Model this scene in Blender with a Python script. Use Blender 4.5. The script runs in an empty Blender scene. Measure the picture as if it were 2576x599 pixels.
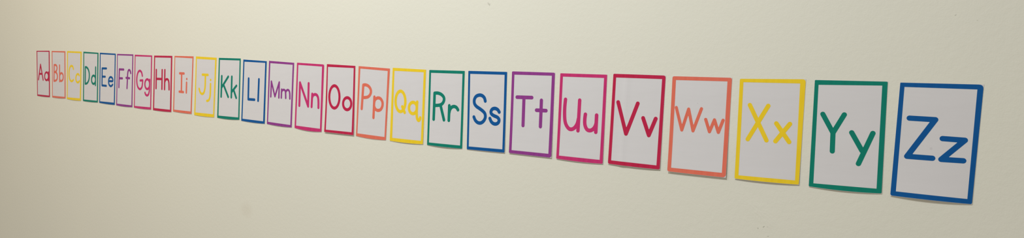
import bpy, math
import numpy as np
from mathutils import Matrix, Vector

C = bpy.context.scene.collection
EYE = 1.55                                   # height of the camera above the floor, metres

# ---------------------------------------------------------------- camera
cam_data = bpy.data.cameras.new('camera')
cam = bpy.data.objects.new('camera', cam_data)
C.objects.link(cam)
cam_data.sensor_fit = 'HORIZONTAL'
cam_data.sensor_width = 36.0
cam_data.lens = 1720.0 / 2576.0 * 36.0
cam_data.clip_start = 0.01
right = (0.8372697992, 0.0457754190, -0.5448705299)     # camera axes, wall frame: x along, y up, z off the wall
up = (-0.0686063992, 0.9974093091, -0.0216294265)
back = (0.5424688427, 0.0554912707, 0.8382411786)
def wall_dir(v): return Vector((v[0], -v[2], v[1]))
R, U, B = wall_dir(right), wall_dir(up), wall_dir(back)
m = Matrix(((R.x, U.x, B.x, 0), (R.y, U.y, B.y, -1.1868356), (R.z, U.z, B.z, EYE), (0, 0, 0, 1)))
cam.matrix_world = m
bpy.context.scene.camera = cam

# ---------------------------------------------------------------- light
world = bpy.data.worlds.new('world')
bpy.context.scene.world = world
world.use_nodes = True
bg = world.node_tree.nodes['Background']
bg.inputs[0].default_value = (1.0, 0.945, 0.84, 1)
bg.inputs[1].default_value = 0.36
def area(name, loc, target, size, power, colour):
    d = bpy.data.lights.new(name, 'AREA')
    d.shape = 'DISK'; d.size = size; d.energy = power; d.color = colour
    o = bpy.data.objects.new(name, d); C.objects.link(o)
    o.location = loc
    o.rotation_euler = (Vector(target) - Vector(loc)).to_track_quat('-Z', 'Y').to_euler()
    return o
area('ceiling_lamp_near', (-0.97, -1.2, EYE + 1.6), (-0.97, -1.2, 0), 0.26, 41, (0.86, 0.94, 1.0))
area('ceiling_lamp_far', (-2.5, -1.2, EYE + 1.6), (-2.5, -1.2, 0), 0.26, 24, (1.0, 0.90, 0.75))
vs = bpy.context.scene.view_settings
vs.view_transform = 'Standard'; vs.look = 'None'; vs.gamma = 1.0; vs.exposure = 0.0
vs.use_curve_mapping = False

# ---------------------------------------------------------------- materials
def srgb(r, g, b):
    f = lambda c: (c/255/12.92) if c/255 <= .04045 else ((c/255+.055)/1.055)**2.4
    return (f(r), f(g), f(b), 1)

def new_mat(name):
    mt = bpy.data.materials.new(name); mt.use_nodes = True
    nt = mt.node_tree
    return mt, nt, nt.nodes['Principled BSDF']

def math_node(nt, op, a, b=None, c=None):
    n = nt.nodes.new('ShaderNodeMath'); n.operation = op
    for i, v in enumerate((a, b, c)):
        if v is None: continue
        if isinstance(v, (int, float)): n.inputs[i].default_value = v
        else: nt.links.new(v, n.inputs[i])
    return n.outputs[0]

def noise(nt, vec, scale, detail=3, rough=.55):
    n = nt.nodes.new('ShaderNodeTexNoise')
    n.inputs['Scale'].default_value = scale; n.inputs['Detail'].default_value = detail
    n.inputs['Roughness'].default_value = rough
    nt.links.new(vec, n.inputs['Vector'])
    return n.outputs['Fac']

def blotch(nt, sx, sz, cx, cz, rx, rz, ang=0.0, soft=.5, wobble=None):
    """1 inside a small ellipse on the surface, 0 outside; for dirt and dents."""
    ca, sa = math.cos(ang), math.sin(ang)
    dx = math_node(nt, 'SUBTRACT', sx, cx); dz = math_node(nt, 'SUBTRACT', sz, cz)
    u = math_node(nt, 'ADD', math_node(nt, 'MULTIPLY', dx, ca/rx), math_node(nt, 'MULTIPLY', dz, sa/rx))
    v = math_node(nt, 'ADD', math_node(nt, 'MULTIPLY', dx, -sa/rz), math_node(nt, 'MULTIPLY', dz, ca/rz))
    r = math_node(nt, 'SQRT', math_node(nt, 'ADD', math_node(nt, 'MULTIPLY', u, u), math_node(nt, 'MULTIPLY', v, v)))
    if wobble is not None: r = math_node(nt, 'ADD', r, wobble)
    mr = nt.nodes.new('ShaderNodeMapRange'); mr.interpolation_type = 'SMOOTHSTEP'
    nt.links.new(r, mr.inputs[0])
    mr.inputs[1].default_value = 1 - soft; mr.inputs[2].default_value = 1 + soft
    mr.inputs[3].default_value = 1; mr.inputs[4].default_value = 0
    return mr.outputs[0]

def mix(nt, fac, a, b):
    n = nt.nodes.new('ShaderNodeMix'); n.data_type = 'RGBA'
    if isinstance(fac, (int, float)): n.inputs[0].default_value = fac
    else: nt.links.new(fac, n.inputs[0])
    for i, v in ((6, a), (7, b)):
        if isinstance(v, tuple): n.inputs[i].default_value = v
        else: nt.links.new(v, n.inputs[i])
    return n.outputs[2]

def wall_material():
    mt, nt, p = new_mat('cream_wall_paint')
    tc = nt.nodes.new('ShaderNodeTexCoord'); obj = tc.outputs['Object']
    sep = nt.nodes.new('ShaderNodeSeparateXYZ'); nt.links.new(obj, sep.inputs[0])
    x, z = sep.outputs[0], sep.outputs[2]
    big = noise(nt, obj, 3.0, 2)
    col = mix(nt, big, srgb(230, 225, 209), srgb(226, 222, 207))
    wob = math_node(nt, 'MULTIPLY', math_node(nt, 'SUBTRACT', noise(nt, obj, 700, 2), .5), 1.6)
    dirt = srgb(150, 146, 130)
    for (cx, cy, rx, rz, an, k) in (
            (-.8412, .1612, .0020, .0010, -1.1, .42), (-.8385, .1592, .0030, .0014, .15, .36), (-.8372, .1572, .0009, .0018, 0, .45),
            (-.2652, -.2287, .0008, .0014, .2, .55), (-.2562, -.2248, .0018, .0006, .6, .75), (-.2500, -.2240, .0014, .0004, .2, .4),
            (-.2482, -.2398, .0014, .0005, .4, .6), (-.0095, .1250, .0013, .0005, .7, .55), (.0170, .1170, .0008, .0006, 0, .35),
            (-.4530, -.2105, .0006, .0006, 0, .25)):
        msk = blotch(nt, x, z, cx, EYE + cy, rx, rz, an, .45, wob)
        col = mix(nt, math_node(nt, 'MULTIPLY', msk, k), col, dirt)
    smudge = blotch(nt, x, z, -1.634, EYE - .392, .022, .018, 0, .7)
    col = mix(nt, math_node(nt, 'MULTIPLY', smudge, .14), col, srgb(196, 180, 155))
    nt.links.new(col, p.inputs['Base Color'])
    p.inputs['Roughness'].default_value = .85
    p.inputs['Specular IOR Level'].default_value = .06
    # roller stipple, with a few raised trowel scratches low under the yellow card
    fine = noise(nt, obj, 420, 3, .6); mid = noise(nt, obj, 110, 2)
    h = math_node(nt, 'ADD', math_node(nt, 'MULTIPLY', fine, .5), mid)
    mp = nt.nodes.new('ShaderNodeMapping'); nt.links.new(obj, mp.inputs[0])
    mp.inputs['Rotation'].default_value = (0, math.radians(-38), 0)
    mp2 = nt.nodes.new('ShaderNodeMapping'); nt.links.new(mp.outputs[0], mp2.inputs[0]); mp2.inputs['Scale'].default_value = (60, 60, 260)
    scr = nt.nodes.new('ShaderNodeTexNoise'); scr.inputs['Scale'].default_value = 1; scr.inputs['Detail'].default_value = 2
    nt.links.new(mp2.outputs[0], scr.inputs['Vector'])
    region = blotch(nt, x, z, -.262, EYE - .202, .032, .012, math.radians(-38), .7)
    h = math_node(nt, 'ADD', h, math_node(nt, 'MULTIPLY', math_node(nt, 'MULTIPLY', scr.outputs['Fac'], region), 1.6))
    bp = nt.nodes.new('ShaderNodeBump'); bp.inputs['Strength'].default_value = .42; bp.inputs['Distance'].default_value = .0006
    nt.links.new(h, bp.inputs['Height']); nt.links.new(bp.outputs[0], p.inputs['Normal'])
    return mt

def paper_material(name, specks=()):
    mt, nt, p = new_mat(name)
    tc = nt.nodes.new('ShaderNodeTexCoord'); obj = tc.outputs['Object']
    sep = nt.nodes.new('ShaderNodeSeparateXYZ'); nt.links.new(obj, sep.inputs[0])
    col = mix(nt, noise(nt, obj, 18, 2), srgb(220, 215, 214), srgb(215, 210, 209))
    for (cx, cz, rx, rz, k) in specks:
        msk = blotch(nt, sep.outputs[0], sep.outputs[2], cx, cz, rx, rz, 0, .6)
        col = mix(nt, math_node(nt, 'MULTIPLY', msk, k), col, srgb(120, 112, 112))
    nt.links.new(col, p.inputs['Base Color'])
    p.inputs['Roughness'].default_value = .7
    p.inputs['Specular IOR Level'].default_value = .1
    mp = nt.nodes.new('ShaderNodeMapping'); nt.links.new(obj, mp.inputs[0]); mp.inputs['Scale'].default_value = (12, 12, 60)
    w = noise(nt, mp.outputs[0], 1, 2)
    bp = nt.nodes.new('ShaderNodeBump'); bp.inputs['Strength'].default_value = .3; bp.inputs['Distance'].default_value = .0006
    nt.links.new(w, bp.inputs['Height']); nt.links.new(bp.outputs[0], p.inputs['Normal'])
    return mt

def ink_material(name, rgb, rgb2):
    mt, nt, p = new_mat(name)
    tc = nt.nodes.new('ShaderNodeTexCoord'); obj = tc.outputs['Object']
    streak = nt.nodes.new('ShaderNodeMapping'); nt.links.new(obj, streak.inputs[0]); streak.inputs['Scale'].default_value = (140, 140, 25)
    f = math_node(nt, 'MULTIPLY_ADD', noise(nt, streak.outputs[0], 1, 2), 1.6, -.3)
    nt.links.new(mix(nt, f, srgb(*rgb), srgb(*rgb2)), p.inputs['Base Color'])
    p.inputs['Roughness'].default_value = .5
    p.inputs['Specular IOR Level'].default_value = .2
    return mt

INK = {
    'red': ink_material('red_ink', (198, 36, 78), (186, 26, 64)),
    'coral': ink_material('coral_ink', (232, 118, 94), (224, 108, 86)),
    'yellow': ink_material('yellow_ink', (245, 210, 46), (238, 200, 30)),
    'green': ink_material('green_ink', (0, 130, 108), (0, 120, 102)),
    'blue': ink_material('blue_ink', (0, 88, 154), (0, 80, 146)),
    'purple': ink_material('purple_ink', (152, 62, 142), (138, 54, 134)),
    'pink': ink_material('pink_ink', (210, 54, 114), (194, 42, 108)),
}
PAPER = paper_material('white_paper')

# ---------------------------------------------------------------- the setting
def mesh_obj(name, verts, faces, mat, parent=None):
    me = bpy.data.meshes.new(name); me.from_pydata(verts, [], faces); me.update()
    me.materials.append(mat)
    o = bpy.data.objects.new(name, me); C.objects.link(o)
    if parent is not None: o.parent = parent
    return o

x0, x1, z0, z1, th = -5.2, 2.0, 0.0, 3.2, .12
v = [(x0, 0, z0), (x1, 0, z0), (x1, 0, z1), (x0, 0, z1), (x0, th, z0), (x1, th, z0), (x1, th, z1), (x0, th, z1)]
wall = mesh_obj('wall_back', v, [(0, 1, 2, 3), (5, 4, 7, 6), (0, 4, 5, 1), (3, 2, 6, 7), (0, 3, 7, 4), (1, 5, 6, 2)], wall_material())
wall['kind'] = 'structure'
wall['label'] = 'cream painted wall with faint roller stipple and small marks'

# ---------------------------------------------------------------- the cards, measured on the wall
# metres in the wall's own frame: x along the wall, y above eye height
CARDS = {
'A': dict(outer=[(-2.90928,.03148),(-2.80458,.03328),(-2.79819,-.13717),(-2.89986,-.13697)],inner=[(-2.90305,.02814),(-2.81199,.02908),(-2.80565,-.13196),(-2.89465,-.13206)],lift=(.00037,.00037,.00037),bulge=0.00088,width=0.0075,
  capital=[[(-2.89072,-.0758),(-2.87578,-.01946),(-2.85323,-.07589)],[(-2.88555,-.05416),(-2.86142,-.05375)]],
  small=[[(-2.81189,-.06093),(-2.8123,-.06475),(-2.81369,-.06834),(-2.81596,-.07147),(-2.81897,-.07392),(-2.82251,-.07552),(-2.82634,-.07617),(-2.83021,-.07581),(-2.83386,-.07448),(-2.83703,-.07225),(-2.8395,-.06928),(-2.84109,-.06577),(-2.84171,-.06197),(-2.84129,-.05813),(-2.83988,-.05452),(-2.83757,-.05138),(-2.83453,-.04894),(-2.83095,-.04736),(-2.8271,-.04673),(-2.82323,-.04711),(-2.8196,-.04847),(-2.81647,-.0507),(-2.81405,-.05366),(-2.81248,-.05715),(-2.81189,-.06093)],[(-2.81145,-.04624),(-2.81189,-.07617)]]),
'B': dict(outer=[(-2.78844,.03264),(-2.6848,.03329),(-2.67947,-.13566),(-2.78054,-.13699)],inner=[(-2.7828,.02836),(-2.6915,.02835),(-2.68629,-.13071),(-2.77628,-.13122)],lift=(.00035,.00035,.00035),bulge=0.00113,width=0.0075,
  capital=[[(-2.76826,-.01855),(-2.76806,-.07633)],[(-2.76826,-.01855),(-2.76539,-.01823),(-2.76135,-.01785),(-2.75755,-.01791),(-2.75437,-.01858),(-2.75144,-.0197),(-2.74909,-.02131),(-2.74735,-.02355),(-2.74619,-.02629),(-2.74588,-.02917),(-2.74665,-.03231),(-2.74827,-.03559),(-2.75023,-.03834),(-2.75242,-.04028),(-2.75496,-.04168),(-2.75777,-.04274),(-2.76127,-.04342),(-2.76504,-.04376),(-2.76771,-.04395)],[(-2.76771,-.04395),(-2.76467,-.04387),(-2.76035,-.04382),(-2.7562,-.04432),(-2.75251,-.04552),(-2.74898,-.04726),(-2.74615,-.04961),(-2.7442,-.05282),(-2.74294,-.05664),(-2.74245,-.06034),(-2.74275,-.06383),(-2.74381,-.06721),(-2.7456,-.07004),(-2.74827,-.0721),(-2.75168,-.0736),(-2.75541,-.07476),(-2.75988,-.07557),(-2.76467,-.07604),(-2.76806,-.07633)]],
  small=[[(-2.72682,-.01838),(-2.72458,-.07647)],[(-2.72556,-.05524),(-2.72369,-.0531),(-2.72101,-.05013),(-2.71824,-.0478),(-2.71557,-.04658),(-2.71281,-.046),(-2.71004,-.0461),(-2.70709,-.04696),(-2.70412,-.04851),(-2.70173,-.05049),(-2.70009,-.05291),(-2.69901,-.05576),(-2.69855,-.0588),(-2.69866,-.06216),(-2.69939,-.0657),(-2.70088,-.06873),(-2.70341,-.07107),(-2.70671,-.07289),(-2.71003,-.0741),(-2.71329,-.07464),(-2.71658,-.07456),(-2.71939,-.07392),(-2.72158,-.07237),(-2.72329,-.07025),(-2.72443,-.06871)]]),
'C': dict(outer=[(-2.67195,.03391),(-2.56667,.03365),(-2.56805,-.13807),(-2.66951,-.137)],inner=[(-2.66538,.02834),(-2.57496,.02769),(-2.57549,-.13023),(-2.66368,-.13098)],lift=(.00034,.00034,.00034),bulge=0.00137,width=0.0075,
  capital=[[(-2.62456,-.02892),(-2.62554,-.02655),(-2.62702,-.02327),(-2.62908,-.0206),(-2.63194,-.01898),(-2.63539,-.01799),(-2.63891,-.01786),(-2.64252,-.01867),(-2.6462,-.02035),(-2.64933,-.02291),(-2.65173,-.0266),(-2.65359,-.03119),(-2.65487,-.03599),(-2.65556,-.04091),(-2.65568,-.04605),(-2.65523,-.05107),(-2.65421,-.05608),(-2.65261,-.06097),(-2.65047,-.06508),(-2.6476,-.06825),(-2.64419,-.07064),(-2.64077,-.07216),(-2.63743,-.07262),(-2.63408,-.07221),(-2.63099,-.07143),(-2.62805,-.07014),(-2.62538,-.06847),(-2.62353,-.06726)]],
  small=[[(-2.58231,-.05001),(-2.58365,-.04889),(-2.58559,-.04734),(-2.58771,-.04618),(-2.58993,-.04563),(-2.59233,-.04548),(-2.5948,-.04589),(-2.59749,-.04694),(-2.60024,-.04855),(-2.6025,-.0507),(-2.60414,-.05355),(-2.60529,-.05694),(-2.6058,-.06028),(-2.6056,-.06354),(-2.60476,-.06675),(-2.60339,-.06949),(-2.60138,-.07166),(-2.59884,-.07336),(-2.59613,-.07447),(-2.59322,-.0749),(-2.59015,-.07475),(-2.58729,-.07412),(-2.58459,-.07272),(-2.5821,-.07084),(-2.58037,-.06948)]]),
'D': dict(outer=[(-2.55465,.03369),(-2.45122,.03147),(-2.45128,-.13773),(-2.5532,-.13811)],inner=[(-2.54896,.02812),(-2.45857,.02717),(-2.45801,-.13225),(-2.54625,-.13259)],lift=(.00033,.00033,.00033),bulge=0.0008,width=0.0075,
  capital=[[(-2.53988,-.0199),(-2.53904,-.07739)],[(-2.53988,-.0199),(-2.5375,-.01979),(-2.53408,-.01973),(-2.53053,-.02033),(-2.52698,-.02186),(-2.52331,-.02405),(-2.52004,-.02674),(-2.51731,-.02999),(-2.51499,-.03374),(-2.51324,-.0377),(-2.51211,-.04182),(-2.51155,-.04616),(-2.51151,-.05051),(-2.51197,-.05495),(-2.51295,-.0594),(-2.51456,-.06351),(-2.51704,-.06725),(-2.52015,-.07064),(-2.5232,-.0733),(-2.52599,-.07497),(-2.52873,-.0759),(-2.53141,-.07657),(-2.53428,-.07705),(-2.53708,-.07727),(-2.53904,-.07739)]],
  small=[[(-2.46888,-.06094),(-2.46922,-.06465),(-2.47046,-.06814),(-2.47249,-.07118),(-2.4752,-.07357),(-2.47839,-.07513),(-2.48186,-.07576),(-2.48536,-.07541),(-2.48866,-.07411),(-2.49154,-.07194),(-2.49378,-.06905),(-2.49525,-.06564),(-2.49582,-.06194),(-2.49547,-.05821),(-2.49422,-.0547),(-2.49215,-.05165),(-2.48942,-.04928),(-2.4862,-.04773),(-2.48272,-.04713),(-2.47922,-.0475),(-2.47594,-.04881),(-2.47309,-.05099),(-2.47088,-.05387),(-2.46944,-.05726),(-2.46888,-.06094)],[(-2.46936,-.01848),(-2.46898,-.07965)]]),
'E': dict(outer=[(-2.44257,.03188),(-2.33926,.03024),(-2.3405,-.13977),(-2.44229,-.13816)],inner=[(-2.43689,.02659),(-2.34544,.02553),(-2.34672,-.13257),(-2.43624,-.13281)],lift=(.00033,.00033,.00033),bulge=0.00065,width=0.0072,
  capital=[[(-2.39774,-.02035),(-2.42581,-.02097),(-2.42514,-.07833),(-2.39693,-.07882)],[(-2.42505,-.04869),(-2.40507,-.04833)]],
  small=[[(-2.38164,-.06217),(-2.37809,-.06209),(-2.37306,-.06197),(-2.36818,-.06182),(-2.36357,-.06189),(-2.35911,-.06193),(-2.35609,-.06119),(-2.35518,-.05901),(-2.35571,-.05604),(-2.35696,-.05344),(-2.35891,-.05151),(-2.36158,-.04995),(-2.36442,-.0489),(-2.36736,-.04838),(-2.37046,-.04839),(-2.37337,-.04905),(-2.3761,-.0505),(-2.37863,-.05261),(-2.38057,-.05513),(-2.38183,-.05812),(-2.3825,-.06152),(-2.38252,-.06487),(-2.38185,-.0682),(-2.38054,-.07149),(-2.37867,-.07422),(-2.37607,-.07624),(-2.37292,-.07769),(-2.36987,-.07851),(-2.36709,-.07854),(-2.3644,-.07792),(-2.36195,-.07701),(-2.35961,-.07564),(-2.3575,-.07398),(-2.35605,-.07278)]]),
'F': dict(outer=[(-2.33095,.02972),(-2.23086,.02974),(-2.23148,-.14084),(-2.33192,-.14034)],inner=[(-2.32656,.02495),(-2.23671,.0249),(-2.23759,-.13512),(-2.32595,-.13471)],lift=(.00032,.00032,.00032),bulge=0.00102,width=0.0073,
  capital=[[(-2.28841,-.02081),(-2.31537,-.02095),(-2.31639,-.07985)],[(-2.31545,-.05028),(-2.29556,-.04988)]],
  small=[[(-2.24487,-.03113),(-2.24559,-.02928),(-2.24668,-.02669),(-2.24808,-.02446),(-2.24992,-.02287),(-2.25208,-.02164),(-2.25422,-.0211),(-2.25633,-.02139),(-2.25843,-.02237),(-2.2602,-.02403),(-2.26153,-.02654),(-2.26254,-.02974),(-2.26327,-.03301),(-2.26368,-.03656),(-2.26382,-.04019),(-2.26389,-.04274)],[(-2.26389,-.04274),(-2.26596,-.0809)],[(-2.27258,-.04742),(-2.2519,-.04797)]]),
'G': dict(outer=[(-2.22249,.02899),(-2.12083,.02828),(-2.12152,-.14185),(-2.22237,-.14133)],inner=[(-2.21759,.02359),(-2.12703,.02355),(-2.12738,-.13504),(-2.21722,-.13588)],lift=(.00031,.00031,.00031),bulge=0.00099,width=0.0073,
  capital=[[(-2.17544,-.03749),(-2.17662,-.03432),(-2.17838,-.02991),(-2.18069,-.02625),(-2.18378,-.02392),(-2.18743,-.02234),(-2.19102,-.02181),(-2.19444,-.0225),(-2.19781,-.02424),(-2.20075,-.02688),(-2.20321,-.03059),(-2.20525,-.0352),(-2.20673,-.04009),(-2.20763,-.04515),(-2.20796,-.05049),(-2.20766,-.05583),(-2.20669,-.06136),(-2.20508,-.06687),(-2.20286,-.07155),(-2.19984,-.07516),(-2.19622,-.07794),(-2.19264,-.07972),(-2.18924,-.08039),(-2.18588,-.08007),(-2.18279,-.07889),(-2.17996,-.07698),(-2.1774,-.07422),(-2.17538,-.07038),(-2.17409,-.06436),(-2.17334,-.05728),(-2.17286,-.05221)],[(-2.17287,-.05183),(-2.18757,-.05277)]],
  small=[[(-2.13245,-.06234),(-2.13278,-.06635),(-2.13402,-.07013),(-2.13607,-.07342),(-2.13882,-.07599),(-2.14207,-.07768),(-2.1456,-.07837),(-2.14917,-.078),(-2.15255,-.0766),(-2.1555,-.07427),(-2.15782,-.07115),(-2.15933,-.06746),(-2.15994,-.06347),(-2.15961,-.05943),(-2.15836,-.05564),(-2.15627,-.05234),(-2.15349,-.04977),(-2.15021,-.0481),(-2.14666,-.04744),(-2.14309,-.04784),(-2.13973,-.04925),(-2.13681,-.0516),(-2.13453,-.05471),(-2.13305,-.05837),(-2.13245,-.06234)],[(-2.13223,-.04841),(-2.13235,-.05229),(-2.13253,-.05788),(-2.13274,-.06386),(-2.1328,-.07013),(-2.13289,-.07678),(-2.13345,-.08272),(-2.13469,-.0877),(-2.1364,-.09198),(-2.13846,-.09522),(-2.14095,-.0972),(-2.14378,-.09815),(-2.14656,-.09846),(-2.14929,-.09818),(-2.15197,-.09726),(-2.15424,-.096),(-2.156,-.09419),(-2.15735,-.09204),(-2.15826,-.09051)]]),
'H': dict(outer=[(-2.10977,.02813),(-2.00959,.0291),(-2.00959,-.14267),(-2.11085,-.14281)],inner=[(-2.10398,.0224),(-2.01689,.02291),(-2.01663,-.13602),(-2.10423,-.13589)],lift=(.0003,.0003,.0003),bulge=0.0006,width=0.0073,
  capital=[[(-2.09598,-.01615),(-2.09575,-.07352)],[(-2.06337,-.01574),(-2.06299,-.07429)],[(-2.09609,-.04408),(-2.06343,-.04362)]],
  small=[[(-2.04858,-.0153),(-2.04849,-.07457)],[(-2.04833,-.05208),(-2.04702,-.05008),(-2.04513,-.0473),(-2.04301,-.04507),(-2.04067,-.04381),(-2.03809,-.0431),(-2.03558,-.04296),(-2.03311,-.04334),(-2.03069,-.0443),(-2.02865,-.046),(-2.02713,-.04844),(-2.02597,-.05162),(-2.02508,-.05575),(-2.02443,-.06188),(-2.02403,-.06895),(-2.02378,-.074)]]),
'I': dict(outer=[(-1.99788,.02932),(-1.899,.02961),(-1.90302,-.14163),(-2.00004,-.13999)],inner=[(-1.99414,.02493),(-1.90445,.02362),(-1.90832,-.13448),(-1.9942,-.13416)],lift=(.00029,.00029,.00029),bulge=0.00059,width=0.0073,
  capital=[[(-1.96858,-.02281),(-1.94636,-.02269)],[(-1.96901,-.07814),(-1.94775,-.07854)],[(-1.95848,-.02269),(-1.95818,-.07824)]],
  small=[[(-1.93199,-.0496),(-1.93223,-.0792)],[(-1.93137,-.03846),(-1.93137,-.03846)]]),
'J': dict(outer=[(-1.88689,.02984),(-1.78553,.02787),(-1.79127,-.14405),(-1.88953,-.14369)],inner=[(-1.88224,.02267),(-1.79251,.02134),(-1.79636,-.13551),(-1.88374,-.13564)],lift=(.00028,.00028,.00028),bulge=0.00089,width=0.0073,
  capital=[[(-1.85278,-.02295),(-1.82574,-.02282)],[(-1.83839,-.02305),(-1.83827,-.02749),(-1.83812,-.03386),(-1.83807,-.04044),(-1.83804,-.04693),(-1.83811,-.05363),(-1.83863,-.05982),(-1.83972,-.06545),(-1.84125,-.07057),(-1.84327,-.07458),(-1.84593,-.07721),(-1.84908,-.07872),(-1.85227,-.07929),(-1.85551,-.07889),(-1.8588,-.07754),(-1.86167,-.07545),(-1.86406,-.07207),(-1.86604,-.06794),(-1.86739,-.06498)]],
  small=[[(-1.8122,-.04868),(-1.81216,-.05327),(-1.8121,-.05984),(-1.81216,-.06636),(-1.81228,-.07246),(-1.81252,-.07851),(-1.81307,-.08373),(-1.81405,-.08779),(-1.81536,-.09101),(-1.81684,-.09356),(-1.81848,-.09537),(-1.8203,-.09649),(-1.82216,-.09732),(-1.82427,-.09792),(-1.82642,-.09823),(-1.82794,-.09841)],[(-1.81232,-.03696),(-1.81232,-.03696)]]),
'K': dict(outer=[(-1.77513,.02774),(-1.67441,.02787),(-1.67391,-.14317),(-1.77677,-.14422)],inner=[(-1.76984,.02183),(-1.67955,.02224),(-1.67941,-.13684),(-1.77062,-.13762)],lift=(.00018,.00055,.00018),bulge=0.00142,width=0.0073,
  capital=[[(-1.75934,-.02411),(-1.76022,-.08261)],[(-1.72934,-.02467),(-1.75941,-.05678)],[(-1.7502,-.04835),(-1.72724,-.08173)]],
  small=[[(-1.71276,-.02409),(-1.71293,-.08228)],[(-1.691,-.04874),(-1.71228,-.06744)],[(-1.70357,-.06021),(-1.69062,-.08255)]]),
'L': dict(outer=[(-1.66279,.02538),(-1.5617,.02293),(-1.56327,-.14625),(-1.6656,-.14511)],inner=[(-1.65761,.01944),(-1.5682,.01828),(-1.57018,-.13993),(-1.66005,-.13905)],lift=(.00018,.0004,.00027),bulge=0.00075,width=0.0073,
  capital=[[(-1.63734,-.02657),(-1.63669,-.08365),(-1.60961,-.08345)]],
  small=[[(-1.59287,-.02695),(-1.59399,-.08539)]]),
'M': dict(outer=[(-1.55228,.02421),(-1.45064,.02131),(-1.45316,-.14799),(-1.55434,-.14593)],inner=[(-1.54657,.01816),(-1.45636,.01599),(-1.4588,-.14181),(-1.54946,-.13987)],lift=(.00017,.00069,.00017),bulge=0.00083,width=0.0057,
  capital=[[(-1.54102,-.07139),(-1.54028,-.03067),(-1.52398,-.0702),(-1.50786,-.03164),(-1.50772,-.07256)]],
  small=[[(-1.49736,-.05018),(-1.49778,-.07236)],[(-1.49772,-.05811),(-1.49704,-.05665),(-1.49603,-.05461),(-1.49482,-.05291),(-1.4934,-.05187),(-1.49179,-.05117),(-1.4901,-.0508),(-1.4883,-.05072),(-1.48643,-.05097),(-1.48479,-.05167),(-1.48346,-.0526),(-1.48235,-.05397),(-1.48146,-.05655),(-1.48079,-.06156),(-1.48033,-.06776),(-1.48002,-.07223)],[(-1.48074,-.05652),(-1.47981,-.05511),(-1.47844,-.05316),(-1.47691,-.05162),(-1.47519,-.0508),(-1.47329,-.05039),(-1.47149,-.05043),(-1.46981,-.05089),(-1.46821,-.05179),(-1.46686,-.0532),(-1.46582,-.05509),(-1.46503,-.05747),(-1.46441,-.06044),(-1.464,-.06468),(-1.46377,-.0695),(-1.46362,-.07294)]]),
'N': dict(outer=[(-1.43951,.0219),(-1.33688,.01986),(-1.33918,-.15044),(-1.44174,-.14813)],inner=[(-1.43417,.01637),(-1.34465,.01435),(-1.34499,-.143),(-1.43593,-.14165)],lift=(.00017,.00075,.00034),bulge=0.00231,width=0.0075,
  capital=[[(-1.42561,-.08877),(-1.42576,-.02948),(-1.39177,-.0888),(-1.39256,-.03015)]],
  small=[[(-1.37781,-.05653),(-1.37866,-.0891)],[(-1.3782,-.06693),(-1.37741,-.06504),(-1.37624,-.06241),(-1.37472,-.06019),(-1.37279,-.05873),(-1.37052,-.05769),(-1.36816,-.05712),(-1.36567,-.05704),(-1.36309,-.05744),(-1.36076,-.05843),(-1.35874,-.06003),(-1.35698,-.06221),(-1.35557,-.06499),(-1.35464,-.06856),(-1.35407,-.07274),(-1.35367,-.07702),(-1.35341,-.08172),(-1.35332,-.08651),(-1.35326,-.08988)]]),
'O': dict(outer=[(-1.32721,.021),(-1.22706,.01916),(-1.22406,-.14946),(-1.32692,-.14929)],inner=[(-1.32287,.01424),(-1.23251,.01379),(-1.23069,-.14279),(-1.32137,-.14334)],lift=(.00242,8e-05,.00194),bulge=0.0,width=0.0075,
  capital=[[(-1.27822,-.05882),(-1.27843,-.06604),(-1.27984,-.07283),(-1.28236,-.07875),(-1.28583,-.08339),(-1.29002,-.08643),(-1.29466,-.08766),(-1.29943,-.08699),(-1.30401,-.08446),(-1.30807,-.08023),(-1.31134,-.07459),(-1.31357,-.06792),(-1.31461,-.06068),(-1.31438,-.05339),(-1.3129,-.04653),(-1.31028,-.04059),(-1.3067,-.03598),(-1.30243,-.03299),(-1.29776,-.03184),(-1.29301,-.03259),(-1.2885,-.03519),(-1.28453,-.03944),(-1.28137,-.04506),(-1.27922,-.05167),(-1.27822,-.05882)]],
  small=[[(-1.23648,-.07328),(-1.23674,-.07713),(-1.23793,-.08077),(-1.23997,-.08396),(-1.24274,-.08649),(-1.24604,-.08818),(-1.24965,-.0889),(-1.25334,-.08862),(-1.25685,-.08735),(-1.25994,-.08516),(-1.26238,-.08221),(-1.26402,-.0787),(-1.26474,-.07488),(-1.26447,-.07099),(-1.26326,-.06732),(-1.26117,-.06412),(-1.25835,-.0616),(-1.25501,-.05994),(-1.25138,-.05924),(-1.24769,-.05956),(-1.24422,-.06086),(-1.24118,-.06306),(-1.23878,-.066),(-1.23718,-.06948),(-1.23648,-.07328)]]),
'P': dict(outer=[(-1.21592,.01898),(-1.11357,.01594),(-1.11822,-.1526),(-1.21684,-.15065)],inner=[(-1.20988,.01319),(-1.12035,.01015),(-1.12301,-.14556),(-1.2124,-.14398)],lift=(.00023,.00023,.00023),bulge=0.00169,width=0.0075,
  capital=[[(-1.19814,-.02606),(-1.20078,-.08326)],[(-1.19814,-.02606),(-1.19606,-.02574),(-1.19306,-.02534),(-1.18989,-.02537),(-1.18663,-.02595),(-1.18319,-.02694),(-1.18005,-.02845),(-1.17722,-.03065),(-1.1747,-.03335),(-1.17294,-.03617),(-1.17213,-.03904),(-1.1721,-.04202),(-1.17276,-.04488),(-1.17421,-.04768),(-1.17636,-.05036),(-1.1789,-.05252),(-1.18178,-.05393),(-1.18505,-.05482),(-1.18845,-.05546),(-1.19232,-.0559),(-1.19633,-.05608),(-1.19915,-.05619)]],
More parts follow.
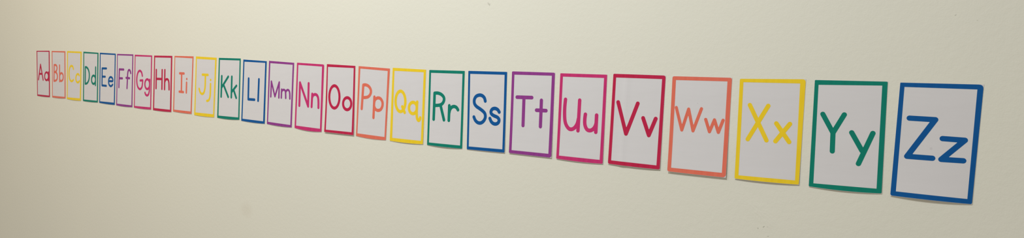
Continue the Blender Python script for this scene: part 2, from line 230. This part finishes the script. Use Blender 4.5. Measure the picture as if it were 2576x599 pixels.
  small=[[(-1.16015,-.05296),(-1.1608,-.10211)],[(-1.16042,-.06689),(-1.15987,-.06469),(-1.15898,-.0616),(-1.15747,-.05891),(-1.15505,-.05693),(-1.15201,-.05535),(-1.14891,-.05447),(-1.14582,-.05439),(-1.14268,-.055),(-1.13985,-.05624),(-1.13734,-.05822),(-1.13514,-.06084),(-1.13361,-.06367),(-1.13289,-.06672),(-1.13283,-.06999),(-1.13338,-.07314),(-1.13458,-.07624),(-1.13639,-.07923),(-1.13859,-.08157),(-1.14128,-.08308),(-1.14438,-.08394),(-1.14743,-.0842),(-1.15041,-.08385),(-1.15336,-.0829),(-1.15588,-.08141),(-1.15789,-.07897),(-1.15948,-.076),(-1.16055,-.07386)]]),
'Q': dict(outer=[(-1.1049,.01804),(-1.00386,.01656),(-1.00422,-.15213),(-1.10582,-.15276)],inner=[(-1.09908,.01108),(-1.01056,.01053),(-1.01043,-.14497),(-1.09823,-.14536)],lift=(.00022,.00071,.0006),bulge=0.00108,width=0.0075,
  capital=[[(-1.06196,-.05801),(-1.06215,-.06415),(-1.06334,-.06995),(-1.06546,-.07499),(-1.06838,-.07895),(-1.07189,-.08154),(-1.07577,-.0826),(-1.07975,-.08204),(-1.08355,-.07988),(-1.08691,-.07629),(-1.0896,-.07149),(-1.09143,-.06582),(-1.09227,-.05966),(-1.09206,-.05345),(-1.09082,-.04762),(-1.08864,-.04256),(-1.08568,-.03862),(-1.08213,-.03607),(-1.07825,-.03508),(-1.07429,-.0357),(-1.07053,-.0379),(-1.06723,-.04151),(-1.06459,-.04629),(-1.06279,-.05192),(-1.06196,-.05801)],[(-1.07087,-.07077),(-1.06281,-.08378)]],
  small=[[(-1.02637,-.07117),(-1.02659,-.07455),(-1.02761,-.07775),(-1.02934,-.08056),(-1.03169,-.08278),(-1.03448,-.08426),(-1.03754,-.0849),(-1.04066,-.08466),(-1.04362,-.08354),(-1.04622,-.08163),(-1.04828,-.07904),(-1.04966,-.07596),(-1.05025,-.07261),(-1.05003,-.0692),(-1.04899,-.06598),(-1.04723,-.06317),(-1.04485,-.06095),(-1.04203,-.05949),(-1.03896,-.05887),(-1.03585,-.05915),(-1.03291,-.06028),(-1.03034,-.06221),(-1.02831,-.06479),(-1.02696,-.06784),(-1.02637,-.07117)],[(-1.02631,-.05757),(-1.02648,-.0606),(-1.02672,-.06498),(-1.02685,-.06969),(-1.02684,-.07468),(-1.02673,-.07999),(-1.02642,-.08479),(-1.0259,-.08886),(-1.02519,-.09241),(-1.02425,-.09524),(-1.02298,-.09727),(-1.0215,-.09857),(-1.02009,-.09919),(-1.01881,-.09898),(-1.01762,-.09809),(-1.01668,-.09699),(-1.01609,-.09559),(-1.01575,-.09398),(-1.01553,-.09283)]]),
'R': dict(outer=[(-.99432,.01623),(-.89501,.01702),(-.89323,-.15206),(-.99222,-.15257)],inner=[(-.98904,.00998),(-.90093,.01055),(-.89884,-.1455),(-.98674,-.14649)],lift=(.00036,.00146,.00036),bulge=0.00035,width=0.0075,
  capital=[[(-.97635,-.03509),(-.97601,-.09343)],[(-.97635,-.03509),(-.97412,-.03479),(-.97092,-.03442),(-.96763,-.03437),(-.96443,-.03475),(-.96114,-.03546),(-.95805,-.03656),(-.95507,-.03817),(-.95228,-.04018),(-.95022,-.04235),(-.94908,-.04466),(-.94867,-.04713),(-.94888,-.04962),(-.94974,-.05222),(-.95123,-.05484),(-.95316,-.05706),(-.9554,-.0587),(-.95809,-.05994),(-.96144,-.06093),(-.96625,-.06168),(-.97173,-.06217),(-.97565,-.06249)],[(-.95802,-.06117),(-.94653,-.09286)]],
  small=[[(-.93336,-.06048),(-.93292,-.09294)],[(-.93294,-.07728),(-.93255,-.07507),(-.93195,-.07195),(-.93102,-.06911),(-.92967,-.06689),(-.92799,-.06495),(-.92618,-.06342),(-.92425,-.06234),(-.92218,-.06168),(-.92004,-.06145),(-.91776,-.0617),(-.91543,-.06238),(-.91336,-.06338),(-.9116,-.06495),(-.9101,-.06685),(-.90909,-.0682)]]),
'S': dict(outer=[(-.88538,.01749),(-.785,.0183),(-.78199,-.14996),(-.88033,-.15189)],inner=[(-.88003,.01123),(-.79113,.01215),(-.78772,-.14349),(-.87529,-.14537)],lift=(.00056,.00035,.00125),bulge=0.0,width=0.0075,
  capital=[[(-.83731,-.04512),(-.83791,-.04326),(-.83883,-.04064),(-.84016,-.03828),(-.84201,-.03646),(-.84428,-.03491),(-.8467,-.0338),(-.84924,-.03323),(-.85192,-.03311),(-.85458,-.03341),(-.85724,-.03411),(-.85987,-.03522),(-.86211,-.03676),(-.86391,-.03886),(-.86532,-.04139),(-.86617,-.04402),(-.86637,-.04675),(-.866,-.04957),(-.86514,-.05212),(-.86378,-.05425),(-.86193,-.0561),(-.85979,-.05776),(-.85738,-.05916),(-.85467,-.06037),(-.85186,-.06167),(-.84887,-.06316),(-.84577,-.06475),(-.84297,-.06643),(-.84051,-.06812),(-.83836,-.06989),(-.83674,-.07194),(-.83571,-.07443),(-.83522,-.07719),(-.83532,-.07993),(-.83612,-.08264),(-.83752,-.08532),(-.83925,-.08766),(-.84131,-.08964),(-.84372,-.09128),(-.84625,-.09237),(-.84891,-.09283),(-.8517,-.09274),(-.85435,-.09217),(-.85683,-.09107),(-.85917,-.08948),(-.8612,-.08764),(-.86292,-.08529),(-.86433,-.0827),(-.86529,-.08085)]],
  small=[[(-.80031,-.06622),(-.80124,-.06493),(-.8026,-.06312),(-.80429,-.06156),(-.80634,-.06045),(-.80872,-.0596),(-.81111,-.05921),(-.81356,-.05937),(-.81603,-.05998),(-.81811,-.06102),(-.81973,-.06263),(-.82094,-.06466),(-.82154,-.06663),(-.82141,-.06845),(-.82065,-.0702),(-.81936,-.07175),(-.81743,-.073),(-.81497,-.07405),(-.81243,-.07499),(-.80985,-.07575),(-.80719,-.0764),(-.80485,-.07725),(-.80289,-.07843),(-.80124,-.07981),(-.80016,-.08139),(-.79975,-.08328),(-.7999,-.08536),(-.80055,-.08724),(-.80178,-.08886),(-.80352,-.09028),(-.8055,-.09128),(-.80771,-.09183),(-.81016,-.09196),(-.81256,-.09164),(-.81488,-.09083),(-.81715,-.08956),(-.81916,-.08795),(-.82088,-.08566),(-.82233,-.08301),(-.82333,-.08113)]]),
'T': dict(outer=[(-.77309,.01991),(-.67122,.02028),(-.66946,-.14937),(-.77074,-.14926)],inner=[(-.76684,.0133),(-.67806,.01412),(-.67658,-.14208),(-.76448,-.14287)],lift=(.00154,3e-05,.00147),bulge=0.0,width=0.0075,
  capital=[[(-.75785,-.03267),(-.72216,-.03181)],[(-.74103,-.0323),(-.73993,-.08988)]],
  small=[[(-.69936,-.03625),(-.69862,-.08908)],[(-.70977,-.05664),(-.68743,-.05622)]]),
'U': dict(outer=[(-.65908,.01964),(-.55765,.02013),(-.55698,-.14975),(-.65832,-.14977)],inner=[(-.65288,.01318),(-.56383,.01372),(-.5635,-.14285),(-.65238,-.1433)],lift=(.00115,.00042,.00096),bulge=0.001,width=0.0075,
  capital=[[(-.64449,-.03141),(-.64475,-.03497),(-.6451,-.04009),(-.64531,-.04542),(-.64531,-.05064),(-.64517,-.05607),(-.64486,-.06125),(-.6444,-.06611),(-.64378,-.07073),(-.64289,-.07481),(-.6417,-.07822),(-.64024,-.0811),(-.63859,-.08358),(-.63673,-.08576),(-.63468,-.08754),(-.63257,-.08874),(-.63043,-.08927),(-.62824,-.08921),(-.62609,-.08867),(-.62395,-.08763),(-.62183,-.08609),(-.61993,-.08419),(-.61825,-.08189),(-.61678,-.07922),(-.6156,-.07645),(-.61477,-.0733),(-.61424,-.07006),(-.61389,-.06777)],[(-.6132,-.03145),(-.61343,-.09069)]],
  small=[[(-.59925,-.05799),(-.59949,-.06024),(-.59981,-.06347),(-.59998,-.06682),(-.59996,-.07013),(-.59979,-.07356),(-.59937,-.07669),(-.59865,-.0794),(-.59769,-.0818),(-.59656,-.08385),(-.59528,-.08557),(-.59383,-.08695),(-.59222,-.08791),(-.59037,-.08839),(-.58836,-.08845),(-.58641,-.08816),(-.58456,-.0875),(-.58277,-.08648),(-.58114,-.08522),(-.57968,-.08369),(-.57838,-.08192),(-.57727,-.08),(-.57637,-.0777),(-.57567,-.07525),(-.5752,-.07353)],[(-.57521,-.05811),(-.57507,-.09051)]]),
'V': dict(outer=[(-.54497,.02236),(-.44215,.02241),(-.4429,-.14816),(-.5459,-.14818)],inner=[(-.53902,.01552),(-.44858,.01586),(-.44937,-.14134),(-.53951,-.14129)],lift=(.00122,.00097,.00134),bulge=0.00036,width=0.0075,
  capital=[[(-.53213,-.03056),(-.51253,-.08856),(-.49276,-.03093)]],
  small=[[(-.48064,-.0571),(-.46768,-.08776),(-.45632,-.0567)]]),
'W': dict(outer=[(-.42933,.02171),(-.32394,.02264),(-.32345,-.14897),(-.42801,-.14944)],inner=[(-.42266,.01518),(-.33131,.01623),(-.33048,-.14164),(-.42132,-.14245)],lift=(.00259,-6e-05,.00247),bulge=0.00028,width=0.0056,
  capital=[[(-.419,-.03388),(-.40645,-.0733),(-.39631,-.03536),(-.38607,-.07325),(-.37345,-.03339)]],
  small=[[(-.36477,-.05157),(-.35687,-.07247),(-.34944,-.05132),(-.34139,-.0724),(-.33456,-.05097)]]),
'X': dict(outer=[(-.31062,.02144),(-.2062,.0245),(-.20566,-.14713),(-.3087,-.149)],inner=[(-.3045,.01593),(-.21437,.01741),(-.21185,-.14086),(-.30246,-.14266)],lift=(.00121,.00093,.00088),bulge=0.00053,width=0.0072,
  capital=[[(-.29146,-.0221),(-.26085,-.0793)],[(-.26164,-.02178),(-.29123,-.08001)]],
  small=[[(-.24696,-.05002),(-.22513,-.07899)],[(-.22579,-.0494),(-.24647,-.07961)]]),
'Y': dict(outer=[(-.19259,.02384),(-.08968,.02516),(-.08651,-.14632),(-.19058,-.14798)],inner=[(-.18672,.0164),(-.09664,.01893),(-.09377,-.13974),(-.18396,-.14224)],lift=(.00062,.00087,.00051),bulge=0.00154,width=0.0075,
  capital=[[(-.17735,-.02999),(-.16057,-.05892),(-.15967,-.08797)],[(-.14621,-.02892),(-.16057,-.05892)]],
  small=[[(-.13387,-.05622),(-.11762,-.08343)],[(-.1045,-.05499),(-.12123,-.10397)]]),
'Z': dict(outer=[(-.0729,.02443),(.03114,.02558),(.02888,-.1471),(-.07466,-.14768)],inner=[(-.06704,.01816),(.024,.01842),(.02293,-.14027),(-.06768,-.14055)],lift=(.00097,.00184,.00039),bulge=0.00035,width=0.0078,
  capital=[[(-.05724,-.02831),(-.02433,-.02843),(-.05665,-.08597),(-.02416,-.0856)]],
  small=[[(-.01317,-.05549),(.01397,-.05568),(-.01278,-.08618),(.01409,-.0855)]]),
}
NAMES = {0: 'red', 1: 'coral', 2: 'yellow', 3: 'green', 4: 'blue', 5: 'purple', 6: 'pink'}
ORDER = 'ABCDEFGHIJKLMNOPQRSTUVWXYZ'
COLOUR = {L: NAMES[i % 7] for i, L in enumerate(ORDER)}

GAP = .0004                                  # a taped card's top edge stands this far off the wall
THICK = .00022

class Card:
    def __init__(self, L):
        d = CARDS[L]
        self.d = d
        self.q = [np.array(p) for p in d['outer']]
        q = self.q
        self.org = (q[2] + q[3]) / 2
        a = ((q[1] - q[0]) + (q[2] - q[3])) / 2; b = ((q[3] - q[0]) + (q[2] - q[1])) / 2
        self.inv = np.linalg.inv(np.array([a, b]).T)
        self.c = sum(q) / 4
        self.radii = CORNER.get(L, (.0016,)*4 if L in 'QRSUY' else (.0010,)*4)
        self.creases = [(.27, .06, .0006)] if L == 'V' else []     # this one has a soft upright fold
    def st(self, p):
        s, t = self.inv @ (np.array(p) - self.c)
        return s + .5, t + .5
    def z(self, p):
        """how far the paper stands off the wall at p: it curls away towards its foot"""
        s, t = self.st(p)
        l, m, r = self.d['lift']
        t = max(t, 0)
        z = GAP + t**3 * (l*(1-s) + r*s + m*4*s*(1-s))
        for c, wdt, amp in self.creases:
            z += amp * math.exp(-((s-c)/wdt)**2)
        return z
    def co(self, p, off=0.0):
        return (p[0] - self.org[0], -(self.z(p) + off), p[1] - self.org[1])

def lerp(a, b, t): return a + (b - a) * t

CORNER = {'W': (.0035, .0035, .0055, .0035), 'T': (.0028, .0028, .0048, .0024), 'Z': (.0012, .0060, .0022, .0030),
          'X': (.0022, .0050, .0022, .0022), 'V': (.0022, .0042, .0022, .0034), 'N': (.0012, .0050, .0012, .0012)}

def rounded(q, radii, bulge, n=14, k=4):
    """outline of a card, clockwise from the top-left corner, corners rounded by r, the foot bowed by bulge;
    each point comes with the side and the fraction along that side"""
    pts = []
    for i in range(4):
        r = radii[i]
        rn = radii[(i+1) % 4]
        p, a, b = q[i], q[i-1], q[(i+1) % 4]
        ua = (a - p) / np.linalg.norm(a - p); ub = (b - p) / np.linalg.norm(b - p)
        s, e = p + ua*r, p + ub*r
        for j in range(k+1):
            t = j / k
            pts.append((1-t)**2*s + 2*t*(1-t)*p + t*t*e)
        s2 = b - ub*rn
        for j in range(1, n):
            t = j / n
            w = lerp(e, s2, t)
            if i == 2:
                w = w + np.array((0, -bulge * 4*t*(1-t)))
            pts.append(w)
    return pts

def sheet(card, mat, parent):
    q = list(card.q); c = card.c
    q = [p + (p - c) / np.linalg.norm(p - c) * .0004 for p in q]
    nu, nv = 28, 24
    V, F = [], []
    for j in range(nv+1):
        for i in range(nu+1):
            s, t = i/nu, j/nv
            p = lerp(lerp(q[0], q[1], s), lerp(q[3], q[2], s), t)
            p = p + np.array((0, -card.d['bulge'] * 4*s*(1-s) * t**6))
            V.append(p)
    front = [card.co(p) for p in V]; rear = [card.co(p, -THICK) for p in V]
    N = len(V); w = nu+1
    for j in range(nv):
        for i in range(nu):
            a = j*w+i
            F.append((a, a+w, a+w+1, a+1)); F.append((N+a, N+a+1, N+a+w+1, N+a+w))
    ring = [i for i in range(nu+1)] + [j*w+nu for j in range(1, nv+1)] + [nv*w+i for i in range(nu-1, -1, -1)] + [j*w for j in range(nv-1, 0, -1)]
    for a, b in zip(ring, ring[1:] + ring[:1]): F.append((a, b, N+b, N+a))
    return mesh_obj('paper_sheet', front + rear, F, mat, parent)

def border(card, mat, parent):
    n, k = 28, 4
    out = rounded(card.q, card.radii, card.d['bulge'], n, k)
    inn = [np.array(p) for p in card.d['inner']]
    ins = []
    for i in range(4):
        ins += [inn[i]] * (k+1)
        ins += [lerp(inn[i], inn[(i+1) % 4], j/n) for j in range(1, n)]
    V = [card.co(p, .00012) for p in out]
    V += [card.co(lerp(a, b, .5), .00012) for a, b in zip(out, ins)]
    V += [card.co(b, .00012) for b in ins]
    N = len(out); F = []
    for r in (0, N):
        for a in range(N):
            b = (a+1) % N
            f = (r+a, r+b, r+N+b, r+N+a)
            F.append(f)
    o = mesh_obj('printed_border', V, F, mat, parent)
    return o

def glyph(card, name, strokes, width, mat, parent):
    """a letter of round-ended strokes: the contour of the distance to its centre lines, on a fine grid"""
    rad = width/2
    seg = []
    for st in strokes:
        for a, b in zip(st, st[1:]): seg.append((a, b))
    allp = np.array([p for s in seg for p in s])
    h = .0007
    lo = allp.min(0) - rad - 2*h; hi = allp.max(0) + rad + 2*h
    nx, ny = int((hi[0]-lo[0])/h)+2, int((hi[1]-lo[1])/h)+2
    X, Y = np.meshgrid(lo[0] + h*np.arange(nx), lo[1] + h*np.arange(ny))
    D = np.full(X.shape, 1e9)
    for a, b in seg:
        dx, dy = b[0]-a[0], b[1]-a[1]
        L2 = dx*dx + dy*dy + 1e-14
        t = np.clip(((X-a[0])*dx + (Y-a[1])*dy)/L2, 0, 1)
        D = np.minimum(D, np.hypot(X-a[0]-t*dx, Y-a[1]-t*dy))
    D = D - rad
    D[np.abs(D) < 1e-7] = 1e-7
    V, F, idx = [], [], {}
    def corner(j, i):
        key = (j, i)
        if key not in idx: idx[key] = len(V); V.append((X[j, i], Y[j, i]))
        return idx[key]
    def edge(j, i, j2, i2):
        key = tuple(sorted(((j, i), (j2, i2))))
        if key not in idx:
            a, b = key; da, db = D[a], D[b]; t = da/(da-db)
            idx[key] = len(V); V.append((lerp(X[a], X[b], t), lerp(Y[a], Y[b], t)))
        return idx[key]
    inside = D < 0
    cells = inside[:-1, :-1] | inside[1:, :-1] | inside[:-1, 1:] | inside[1:, 1:]
    for j, i in zip(*np.nonzero(cells)):
        cs = [(j, i), (j, i+1), (j+1, i+1), (j+1, i)]
        poly = []
        for a, b in zip(cs, cs[1:] + cs[:1]):
            if inside[a]: poly.append(corner(*a))
            if inside[a] != inside[b]: poly.append(edge(*a, *b))
        if len(poly) >= 3: F.append(tuple(poly))
    return mesh_obj(name, [card.co(p, .00012) for p in V], F, mat, parent)

PLACE = {
    'A': 'leftmost card of the row', 'B': 'second card from the left end', 'C': 'third card from the left end',
    'Z': 'rightmost card of the row',
}
for n, L in enumerate(ORDER):
    card = Card(L)
    root = bpy.data.objects.new('alphabet_card', None); C.objects.link(root)
    root.empty_display_size = .02
    root.location = (card.org[0], 0, EYE + card.org[1])
    col = COLOUR[L]
    where = PLACE.get(L) or 'between the %s and %s cards' % (ORDER[n-1]*1 + ORDER[n-1].lower(), ORDER[n+1] + ORDER[n+1].lower())
    root['label'] = 'white card with %s border and letters %s%s, %s' % (col, L, L.lower(), where)
    root['category'] = 'alphabet card'
    root['group'] = 'alphabet cards taped in a row along the wall'
    mat = PAPER
    if L == 'Z': mat = paper_material('white_paper_with_speck', [(-.0267-card.org[0], -.0716-card.org[1], .0016, .0020, .14), (-.0667-card.org[0], -.0390-card.org[1], .0007, .0007, .1)])
    if L == 'W': mat = paper_material('white_paper_with_dot', [(-.3809-card.org[0], -.0242-card.org[1], .0007, .0006, .3)])
    sheet(card, mat, root)
    border(card, INK[col], root)
    glyph(card, 'capital_letter', card.d['capital'], card.d['width'], INK[col], root)
    glyph(card, 'small_letter', card.d['small'], card.d['width'], INK[col], root)
